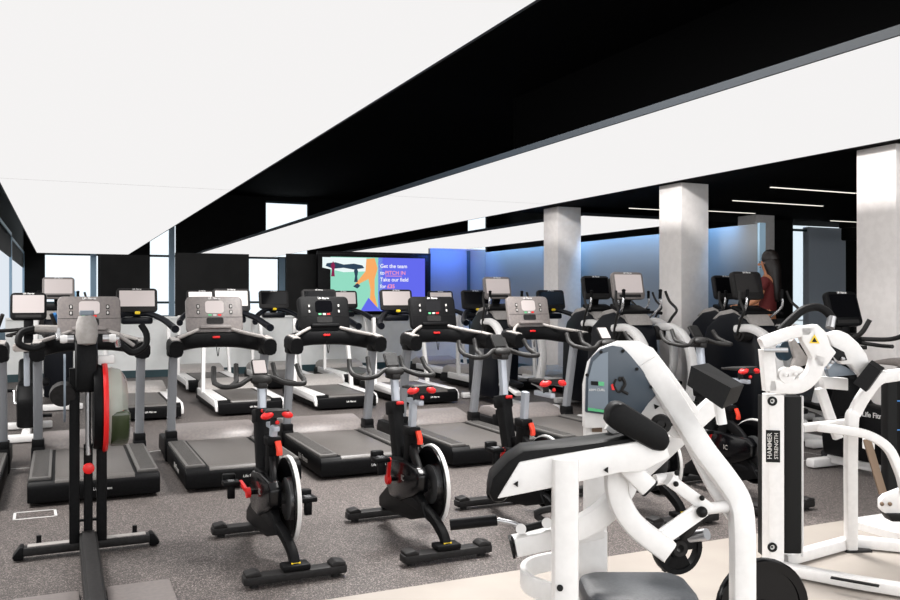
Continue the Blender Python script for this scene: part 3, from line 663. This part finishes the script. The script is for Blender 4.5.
W().poly([(605, 420), (606, 410), (612, 402), (621, 401), (664, 428), (668, 440), (662, 450), (650, 448), (608, 426)], 2.58, .09, .014).build('chest_pad', t, 'pad')
W().rtp([(607, 425, 2.68), (619, 432, 2.68)], .03, .03, k=1).build('pad_stem', t, 'white')
pd = W(); pd.hull([P(*p, 2.55) for p in ((691, 366), (731, 388), (722, 409), (687, 385))], [P(*p, 2.74) for p in ((708, 363), (744, 385), (737, 402), (703, 381))], .009); pd.build('elbow_pad', t, 'pad')
W().rtp([(716, 402, 3.02), (690, 426, 3.02), (640, 472, 3.0)], .062, .05, k=1).build('pad_arm', t, 'white')
W().rtp([(718, 400, 2.82), (722, 424, 2.82)], .03, .03, k=1).build('pad_stub', t, 'white')
W().cyl(P(655, 480, 2.74), P(676, 477, 2.76), .018).build('link_pin', t, 'white')
W().rtp([(668, 479, 2.72), (708, 508, 2.76)], .04, .035, k=1).build('link_bar', t, 'white')
W().rtp([(657, 541, 2.70), (702, 509, 2.76)], .048, .04, k=1).build('link_bar', t, 'white')
W().cyl(P(703, 509, 2.80), P(732, 506, 2.80), .019).build('link_axle', t, 'white')
W().ell(P(702, 512, 2.72), (.018, .018, .018)).build('axle_knob', t, 'ink')
b = W()
for x, y, w in ((677, 473, 2.72), (702, 498, 2.72), (676, 484, 2.70)): b.ell(P(x, y, w), (.009, .009, .009), n=10)
b.build('bolt', t, 'ink')
W().cyl(P(690, 537, 2.95), P(707, 534, 2.90), .020).build('weight_peg', t, 'steel')
W().rtp([(684, 537, 2.96), (702, 512, 2.82)], .03, .03, k=1).build('peg_bracket', t, 'dark')
# seat, rounded top
b = W(); c = P(637, 588, 2.75); 
b.prism(rr(.36, .30, .08, 6), .085, fr((c.x, c.y, c.z-.03), CAMX, CAMY), bev=.028); b.build('seat', t, 'padgrey')
b = W(); b.box((c.x, c.y, (c.z-.07)/2+.02), (.08, .08, c.z-.09), rot=(0, 0, -math.degrees(PSI))); b.build('seat_post', t, 'white')
b = W()
pa, pb, pc_, pe = [Vector((v.x, v.y, .045)) for v in (P(565, 0, 2.56), P(743, 0, 2.78), P(595, 0, 3.0), c)]
for q1, q2 in ((pa, pb), (pa, pc_), (pc_, pb)): b.rt([q1, q2], .08, .07, k=1)
b.build('floor_frame', t, 'white')
# ---- weight plates on the pegs
def plate(name, label, c, r, ax, grips, group=None):
    t = thing(name, label, 'weight plate', c, 0, group); b = MB()
    q = Matrix.Identity(4)
    b.lathe([(r*.80, -.016), (r*.97, -.018), (r, -.010), (r, .010), (r*.97, .018), (r*.80, .016)], (0, 0, 0), ax, 40)
    if grips:
        b.lathe([(.016, -.02), (r*.36, -.018), (r*.36, .018), (.016, .02)], (0, 0, 0), ax, 30)
        T = Vector(ax).to_track_quat('Z', 'Y').to_matrix().to_4x4()
        for a in (30, 150, 270): b.prism([(r*.3, -r*.30), (r*.85, -r*.60), (r*.85, r*.60), (r*.3, r*.30)], .022, T @ Matrix.Rotation(R(a), 4, 'Z'))
        b.build('disc', t, 'black')
    else:
        b.lathe([(.02, -.012), (r*.82, -.010), (r*.82, .010), (.02, .012)], (0, 0, 0), ax, 40).build('disc', t, 'gloss')
    MB().lathe([(.014, -.022), (.028, -.022), (.028, .022), (.014, .022)], (0, 0, 0), ax, 24).build('hub_sleeve', t, 'dark')
    return t
plate('weight_plate', 'small black weight plate with grip holes hanging from the curl machine link', P(677, 547, 2.98), .094, CAMY*.93-CAMX*.3, True)
pl = plate('weight_plate', 'large black weight plate behind the main beam of the curl machine', P(762, 607, 3.0), .172, CAMY*.95-CAMX*.15, False)
text('plate_mark', '10', .05, fr(-CAMX*.118-CAMY*.03+Z*.03, CAMX, Z), 'red', pl)
# ---- tower machine
base = P(775, 297, 4.85); base.z = 0
t = thing('strength_machine', 'white cable machine with black weight tower, lettered plate and yellow warning triangle', 'gym machine', base)
W().rtp([(773, 394, 4.78), (773, 566, 4.78)], .094, .12, k=1).build('tower', t, 'white')
W().rtp([(790, 396, 4.80), (790, 551, 4.80)], .105, .10, k=1).rtp([(763.8, 396, 4.9), (763.8, 556, 4.9)], .012, .16, k=1).build('weight_shroud', t, 'ink')
W().rtp([(801.8, 396, 4.84), (801.8, 556, 4.84)], .010, .03, k=1).build('guide_rod', t, 'white')
for y in (401, 547): 
    W().lathe([(.014, 0), (.026, 0), (.026, .01), (.014, .01)], P(772, y, 4.722), -CAMY, 24).cyl(P(772, y, 4.719), P(772, y, 4.728), .006).build('bolt_ring', t, 'ink')
lp = W().poly([(766, 430), (780, 430.5), (780, 462.5), (766, 462)], 4.716, .004).build('name_plate', t, 'ink')
for wd, x in (('HAMMER', 769.8), ('STRENGTH', 776.4)):
    o = text('plate_lettering', wd, .036 if wd == 'HAMMER' else .029, fr(P(x, 446, 4.711), Z, -CAMX), 'icon', lp, .0005, bold=.0004); o.data.transform(Matrix.Translation(-base))
W().rtp([(766, 349, 4.74), (770, 390, 4.74)], .075, .07, k=1).build('head_post', t, 'white')
W().rtp([(761, 344, 4.74), (778, 337, 4.74), (795, 332, 4.74), (812, 331, 4.74)], .065, .07).build('head_bar', t, 'white')
hp = W().poly([(797, 327), (815, 324), (823, 331), (828, 345), (834, 352), (824, 366), (814, 368), (808, 354), (800, 340)], 4.74, .07, .008).build('head_plate', t, 'white')
W().rtp([(818, 356, 4.74), (812, 374, 4.74), (799, 385, 4.74), (780, 386, 4.74), (768, 385, 4.74)], .085, .07).build('head_bar', t, 'white')
W().poly([(814.5, 334.5), (819.5, 343.5), (809.5, 343)], 4.70, .004).build('warning_triangle', hp, 'yellow')
W().poly([(814.5, 337.5), (817.2, 342.2), (812, 342)], 4.696, .003).build('warning_mark', hp, 'ink')
for x, y in ((786, 375), (796, 374)):
    W().lathe([(.008, -.02), (.045, -.02), (.045, -.01), (.038, 0), (.045, .01), (.045, .02), (.008, .02)], P(x, y, 4.72+(x-786)*.006), CAMY, 28).cyl(P(x, y, 4.68), P(x, y, 4.77), .010).build('pulley', t, 'white')
W().poly([(789, 341), (793, 338), (805, 356), (812, 358), (812, 362), (792, 369), (790, 368), (794, 358)], 4.84, .05, .006).build('cam_lever', t, 'grey')
W().lathe([(.01, -.015), (.055, -.015), (.055, .015), (.01, .015)], P(784, 351, 4.9), CAMY-CAMX*.5, 28).build('cam_wheel', t, 'navyblue')
W().rtp([(764, 350, 4.66), (788, 350, 4.62)], .022, .05, k=1).build('adjust_lever', t, 'steel')
W().tp([(780, 331, 4.95), (790, 321, 4.95), (803, 310, 4.95), (816, 307, 4.94), (826, 311, 4.92), (832, 318, 4.9)], .024, n=14).build('hand_grip', t, 'pad')
W().tp([(832, 317, 4.9), (830, 328, 4.88)], .026, k=1).build('grip_cuff', t, 'steel')
W().poly([(824, 334), (837, 330), (846, 334), (856, 343), (864, 354), (867, 364), (858, 376), (848, 364), (838, 364), (831, 348)], 4.82, .08, .012).build('arm_cover', t, 'white')
W().poly([(831, 345.5), (844, 352), (847, 360), (838, 361), (833, 356)], 4.775, .006).build('cover_opening', t, 'ink')
b = W()
for x, y in ((843, 359), (832, 362), (828, 367)): b.ell(P(x, y, 4.76), (.012, .012, .012), n=12)
b.build('bolt', t, 'steel')
W().poly([(825, 369), (834, 361), (857, 374), (828, 377)], 4.86, .05, .004).build('pivot_plate', t, 'shieldlight')
W().poly([(820, 376), (846, 378), (846, 390), (822, 388)], 4.92, .06, .004).build('link_box', t, 'white')
W().rtp([(820, 388, 5.05), (829, 414, 5.05), (838, 438, 5.05)], .055, .05, k=1).build('drive_link', t, 'white')
pd = W(); pd.hull([P(*p, 4.70) for p in ((853, 383), (869, 363), (881, 371), (866, 392))], [P(*p, 4.86) for p in ((857, 379), (872, 360), (885, 368), (870, 389))], .008); pd.build('roller_pad', t, 'pad')
W().rtp([(935, 370, 4.9), (890, 376, 4.88), (878, 379, 4.86), (868, 390, 4.86), (856, 410, 4.88), (851, 432, 4.9), (851, 551, 5.16)], .068, .06, k=5).build('seat_frame', t, 'white')
W().rtp([(803, 428, 5.0), (846, 423, 5.0)], .05, .05, k=1).build('cross_rail', t, 'white')
W().rtp([(818, 427, 4.86), (848, 431, 4.80), (868, 435, 4.76), (886, 446, 4.74), (896, 463, 4.72), (905, 492, 4.70), (915, 560, 4.66)], .050, .05, k=5).cyl(P(820, 426, 4.82), P(820, 426, 4.9), .012).build('curved_rail', t, 'white')
bz = .05
def gp(px, py, z=bz): return Gd(px, py, z)
b = W(); b.rt([gp(783, 560), gp(852, 541)], .07, .07, k=1); b.build('floor_rail', t, 'white')
b = W(); b.rt([gp(850, 541), gp(925, 548)], .07, .07, k=1); b.build('floor_rail', t, 'white')
b = W(); b.rt([gp(783, 568), gp(850, 581), gp(930, 594)], .08, .06, k=1); b.build('floor_rail', t, 'white')
b = W(); b.rt([gp(831, 577.5, .085), gp(879, 586, .085)], .03, .008, k=1); b.build('grip_strip', t, 'ink')
for q in ((790, 571), (856, 552)):
    c = Gd(*q); W().box((c.x, c.y, .012), (.16, .09, .022), rot=(0, 0, -20), bev=.005).build('floor_foot', t, 'dark')
# ---- machine at the right edge
base = P(900, 297, 5.6); base.z = 0
t = thing('strength_machine', 'white strength machine cut by the right edge, only its lower pivot showing', 'gym machine', base)
W().poly([(879, 499), (884, 494), (905, 486), (915, 488), (915, 515), (884, 513), (879, 508)], 5.2, .05, .008).build('pivot_bracket', t, 'white')
W().poly([(883, 512), (915, 512), (915, 520), (888, 520)], 5.2, .1, .01).build('foot_pad', t, 'ink')
b = W()
for x in (882, 890): b.ell(P(x, 504, 5.165), (.013, .013, .013), n=12)
b.build('bolt', t, 'brass')
W().rtp([(867, 440, 5.5), (883, 494, 5.3)], .05, .02, k=1).build('link_strap', t, 'brass')
W().poly([(864, 437), (873, 437), (873, 449), (864, 449)], 5.52, .05, .004).build('link_block', t, 'white')
W().rtp([(889, 380, 5.7), (889, 500, 5.7)], .07, .1, k=1).build('stack_post', t, 'ink')
c = base; W().box((P(905, 0, 5.6).x, P(905, 0, 5.6).y, .03), (.5, .5, .05)).rt([P(905, 520, 5.25), Vector((P(905, 0, 5.4).x, P(905, 0, 5.4).y, .04))], .06, .06, k=1).build('floor_frame', t, 'white')
base = P(915, 297, 6.0); base.z = 0
t = thing('weight_stack', 'black weight stack with blue edges at the right border', 'gym machine', base)
W().rtp([(915, 372, 6.0), (915, 515, 6.0)], .27, .2, k=1).build('stack_housing', t, 'ink')
b = W()
for y in (372, 401, 430, 459, 488): b.rtp([(896, y, 5.89), (932, y, 5.89)], .008, .01, k=1)
b.build('plate_edges', t, 'blue')
# ---- black cloth heap and floor marks
c = Gd(840, 455, 0); t = thing('cloth_heap', 'crumpled black cloth heap on the floor behind the cable machine', 'cloth', (c.x, c.y, 0))
b = MB()
q = bmesh.ops.create_icosphere(b.bm, subdivisions=4, radius=1)
for v in b.bm.verts:
    n_ = math.sin(v.co.x*7+v.co.y*5)*.12+math.sin(v.co.y*11+v.co.z*6)*.10+math.sin(v.co.x*15-v.co.y*9)*.06
    v.co = Vector((v.co.x*.19*(1+n_), v.co.y*.13*(1+n_), max(0, v.co.z)*.10*(1+2*n_)))
o = b.build('folded_cloth', t, 'darkcloth', 80)
def tape(label, pts, wd, closed=False):
    c = sum((Gd(*p) for p in pts), Vector())/len(pts); b = MB(); n_ = len(pts); ps = [Gd(*p)-c for p in pts]
    for i in range(n_ if closed else n_-1):
        p, q = ps[i], ps[(i+1) % n_]; d = (q-p).normalized(); e = d.cross(Z)*wd/2
        b.hull([p-e-d*wd/2, q-e+d*wd/2, q+e+d*wd/2, p+e-d*wd/2], [x+Z*.0015 for x in (p-e-d*wd/2, q-e+d*wd/2, q+e+d*wd/2, p+e-d*wd/2)])
    o = b.build('floor_tape', None, 'tape'); o.location = (c.x, c.y, .0005); tag(o, label, 'floor marking')
tape('white taped rectangle on the floor in front of the leftmost full treadmill', [(14, 520), (56, 516), (55, 509.5), (15, 513)], .018, True)
tape('white tape corner on the floor between the two left treadmills', [(150, 452), (163, 450), (165, 455)], .018)
tape('white tape line on the floor beside the left edge treadmill', [(7, 469), (28, 468)], .02)
tape('thin white line on the floor behind the weight tower', [(803, 452), (826, 456), (803, 461)], .008)
# ---- water-tank arm trainer on the left
base = Vector((.155, 5.61, 0))
t = thing('arm_ergometer', 'tall black arm trainer with red-rimmed water tank and hand cranks', 'exercise machine', base)
b = MB().rt([(-.37, 0, .05), (.37, 0, .05)], .09, .05, k=1, r=.012).build('cross_base', t, 'dark'); 
MB().box((0, 0, .078), (.66, .06, .006), bev=.002).build('base_strip', b, 'grey')
for s in (-1, 1):
    MB().prism([(-.03, 0), (.02, 0), (.03, .02), (-.01, .075), (-.03, .075)], .095, fr((s*.38, 0, .008), (s, 0, 0), (0, 0, 1)), bev=.006).build('foot_cap', t, 'black')
    MB().cyl((s*.27, .05, .06), (s*.27, .05, .12), .014).build('transport_knob', t, 'black')
    MB().rt([(s*.076, 0, .05), (s*.076, 0, 1.12)], .058, .08, k=1, r=.008, up=(0, 1, 0)).build('upright', t, 'black')
MB().rt([(0, -.02, .05), (0, -.02, .66)], .05, .05, k=1, r=.008, up=(0, 1, 0)).build('slide_column', t, 'black')
MB().cyl((0, -.05, .60), (0, -.05, 1.04), .016).build('slide_rod', t, 'steel')
MB().cyl((0, -.05, .53), (0, -.10, .53), .014).lathe([(.0, 0), (.024, 0), (.033, .008), (.033, .024), (.024, .03), (.0, .03)], (0, -.10, .53), (0, -1, 0), 10).build('height_knob', t, 'red')
for z in (.20, .095): MB().box((0, -.01, z), (.10, .03, .012)).build('strap', t, 'black')
MB().prism([(-.12, .98), (-.12, 1.20), (-.07, 1.33), (.08, 1.34), (.14, 1.20), (.14, .98)], .125, fr((-.01, 0, 0), (0, 1, 0), (0, 0, 1)), bev=.03).build('head_housing', t, 'black')
MB().lathe([(0, -.10), (.05, -.09), (.062, -.04), (.06, .03), (.045, .075), (.0, .08)], (-.01, -.10, 1.36), (0, .1, 1), 28).build('head_drum', t, 'grey')
MB().prism(rr(.08, .05, .015, 3), .03, Matrix.Translation((-.01, -.10, 1.455)), bev=.005).build('head_cap', t, 'shieldlight')
for s in (-1, 1):
    MB().cyl((s*.08, -.06, 1.30), (s*.15, -.06, 1.30), .022).build('crank_shaft', t, 'steel')
    MB().lathe([(0, -.02), (.022, -.02), (.027, 0), (.022, .02), (0, .02)], (s*.135, -.06, 1.30), (1, 0, 0), 20).build('crank_cap', t, 'white')
    MB().rt([(s*.16, -.06, 1.30), (s*.17, -.03, 1.36 if s < 0 else 1.25)], .03, .03, k=1).build('crank_arm', t, 'silver')
MB().cyl((-.17, -.04, 1.36), (-.29, -.04, 1.365), .022).build('hand_grip', t, 'grey')
MB().tube([(-.29, -.04, 1.365), (-.36, -.06, 1.34), (-.37, -.10, 1.28), (-.30, -.10, 1.25), (-.24, -.08, 1.27)], .02).build('hook_grip', t, 'pad')
MB().cyl((.17, -.04, 1.32), (.26, -.04, 1.25), .012).build('hand_grip', t, 'grey')
MB().tube([(.30, -.04, 1.38), (.33, -.06, 1.32), (.32, -.08, 1.25), (.25, -.10, 1.21), (.19, -.08, 1.25)], .02).build('hook_grip', t, 'pad')
# tank side
MB().lathe([(.0, -.03), (.25, -.03), (.26, 0), (.25, .03), (0, .03)], (.058, .0, .88), (1, 0, 0), 48).build('tank_backplate', t, 'black')
MB().lathe([(.20, -.014), (.27, -.014), (.275, 0), (.27, .014), (.20, .014)], (.092, .0, .88), (1, 0, 0), 56).build('tank_rim', t, 'red')
tk = MB().lathe([(.0, 0), (.235, 0), (.24, .03), (.225, .08), (.17, .115), (.0, .122)], (.102, .0, .88), (1, 0, 0), 48).build('water_tank', t, 'tank')
b = MB(); pr = []
for i in range(25):
    a = R(180+180*i/24); pr.append((.243*math.cos(a), .243*math.sin(a)))
b.prism(pr, .125, fr((.166, 0, .88), (0, 1, 0), (0, 0, 1)), bev=.03).build('tank_water', tk, 'water')
MB().box((.10, -.02, 1.17), (.10, .08, .05), bev=.01).build('tank_bracket', t, 'white')
MB().lathe([(0, -.03), (.07, -.03), (.075, 0), (.07, .03), (0, .03)], (-.14, -.02, .97), (0, 1, .3), 28).build('side_drum', t, 'dark')
MB().lathe([(.19, -.006), (.205, -.006), (.205, .006), (.19, .006)], (-.13, .03, 1.0), (1, 0, 0), 40).build('belt_ring', t, 'shieldlight')
MB().rt([(0, -.02, .085), (0, -.35, .075), (0, -1.6, .075)], .10, .09, k=1, r=.015).build('seat_rail', t, 'dark')
MB().rt([(0, -.05, .135), (0, -1.5, .135)], .07, .02, k=1, r=.006).build('rail_cover', t, 'dark')
for s in (-1, 1):
    MB().prism(rr(.32, 1.0, .03, 4), .022, Matrix.Translation((s*.225, -1.28, .013)), bev=.006).build('floor_plate', t, 'consolegrey')
# ---- person with long dark hair
def skinned(name, parent, verts, edges, m, sub=2):
    me = bpy.data.meshes.new(name); me.from_pydata([v[0] for v in verts], edges, []); o = bpy.data.objects.new(name, me); C.objects.link(o)
    md = o.modifiers.new('s', 'SKIN'); md.use_smooth_shade = True
    for i, v in enumerate(verts):
        r_ = v[1]; me.skin_vertices[0].data[i].radius = r_ if isinstance(r_, tuple) else (r_, r_)
    me.skin_vertices[0].data[0].use_root = True
    sb = o.modifiers.new('b', 'SUBSURF'); sb.levels = sub
    bpy.context.view_layer.update()
    nm = bpy.data.meshes.new_from_object(o.evaluated_get(bpy.context.evaluated_depsgraph_get()))
    bpy.data.objects.remove(o); nm.name = name
    for p in nm.polygons: p.use_smooth = True
    nm.materials.clear(); nm.materials.append(M[m]); o = bpy.data.objects.new(name, nm); C.objects.link(o); o.parent = parent
    return o
pz = .40
t = thing('person', 'person with long dark hair and dark red top on a cross trainer', 'person', (8.16, 8.12, pz), R(-150))
# body faces local -Y, then turned
B = [((0, 0, .88), (.15, .11)), ((0, 0, 1.05), (.125, .09)), ((0, .01, 1.24), (.15, .10)), ((0, .02, 1.38), (.10, .07)), ((0, .01, 1.44), .05), ((0, -.005, 1.50), .055), ((0, -.01, 1.57), (.075, .09)), ((0, .0, 1.63), (.07, .08)),
     ((.09, 0, .80), .09), ((.09, -.10, .46), .062), ((.09, .0, .08), .042), ((.09, -.12, .04), .035),
     ((-.09, 0, .80), .09), ((-.09, .02, .46), .062), ((-.09, .14, .09), .042), ((-.09, .02, .04), .035),
     ((.17, .01, 1.36), .055), ((.21, -.06, 1.12), .042), ((.17, -.26, 1.02), .032), ((.16, -.34, 1.03), .025),
     ((-.17, .01, 1.36), .055), ((-.21, -.06, 1.12), .042), ((-.17, -.26, 1.02), .032), ((-.16, -.34, 1.03), .025)]
E_ = [(0, 1), (1, 2), (2, 3), (3, 4), (4, 5), (5, 6), (6, 7), (0, 8), (8, 9), (9, 10), (10, 11), (0, 12), (12, 13), (13, 14), (14, 15), (3, 16), (16, 17), (17, 18), (18, 19), (3, 20), (20, 21), (21, 22), (22, 23)]
V = list(B)
for s, i in ((1, 19), (-1, 23)):
    for k in range(4):
        a = len(V); hx, hy, hz = B[i][0]
        V += [((hx+s*(k-1.5)*.018, hy-.045, hz+.01), .008), ((hx+s*(k-1.5)*.018, hy-.075, hz-.01+.003*k), .007)]; E_ += [(i, a), (a, a+1)]
    a = len(V); V += [((B[i][0][0]-s*.035, B[i][0][1]-.03, B[i][0][2]+.015), .009)]; E_ += [(i, a)]
skinned('body', t, V, E_, 'skin')
b = MB().ell((0, -.105, 1.565), (.012, .02, .018)); b.build('nose', t, 'skin')
b = MB()
for s in (-1, 1): b.ell((s*.03, -.092, 1.595), (.012, .008, .007), n=10)
b.build('eyes', t, 'ink')
MB().ell((0, -.094, 1.53), (.022, .008, .006), n=10).build('mouth', t, 'redcloth')
for s in (-1, 1): MB().ell((s*.078, .0, 1.575), (.01, .02, .03), n=10).build('ear', t, 'skin')
T_ = [((0, 0, .90), (.165, .125)), ((0, 0, 1.05), (.14, .105)), ((0, .01, 1.24), (.165, .118)), ((0, .02, 1.37), (.115, .085)), ((.16, .01, 1.36), .068), ((.20, -.03, 1.22), .058), ((-.16, .01, 1.36), .068), ((-.20, -.03, 1.22), .058)]
skinned('top', t, T_, [(0, 1), (1, 2), (2, 3), (3, 4), (4, 5), (3, 6), (6, 7)], 'redcloth')
L_ = [((0, 0, .88), (.16, .12)), ((.09, 0, .80), .10), ((.09, -.10, .46), .072), ((.09, .0, .12), .05), ((-.09, 0, .80), .10), ((-.09, .02, .46), .072), ((-.09, .14, .13), .05)]
skinned('leggings', t, L_, [(0, 1), (1, 2), (2, 3), (0, 4), (4, 5), (5, 6)], 'darkcloth')
for p in ((.09, -.06, .04), (-.09, .08, .05)): MB().ell(p, (.045, .13, .045)).build('shoe', t, 'dark')
H_ = [((0, .03, 1.655), (.085, .085)), ((0, .035, 1.60), (.112, .115)), ((0, .07, 1.52), (.125, .105)), ((0, .09, 1.38), (.115, .075)), ((0, .11, 1.22), (.10, .06)), ((0, .11, 1.08), (.05, .035))]
skinned('hair', t, H_, [(0, 1), (1, 2), (2, 3), (3, 4), (4, 5)], 'hair')
MB().ell((0, .03, 1.64), (.098, .108, .115)).build('hair_crown', t, 'hair')

# ---- outside the windows
c = P(801, 297, 60); t = thing('building', 'pale high-rise block seen through the tall right window', 'building', (c.x, c.y, 0))
M['facade'] = mat('pale_facade', (.9, .93, .95), .6); M['facadeglass'] = mat('facade_glass', (.55, .70, .80), .3)
MB().box((0, 0, 6), (3.2, 6, 12)).build('tower', t, 'facade')
b = MB()
for i in range(10): b.box((0, -3.01, .9+i*1.2), (2.9, .05, .5))
b.build('window_bands', t, 'facadeglass')
c = P(66, 300, 60); t = thing('pipe_arch', 'pale blue metal arch outside the left window', 'arch', (c.x, c.y, 0))
MB().tube([(-1.6, 0, 0), (-1.5, 0, 1.4), (-.9, 0, 2.1), (0, 0, 2.2), (.8, 0, 1.5), (1.1, 0, .6), (1.15, 0, 0)], .16).build('arch_tube', t, 'paleframe')
struct('ground', MB().box((20, 55, -.12), (120, 40, .1)), 'spandrel')
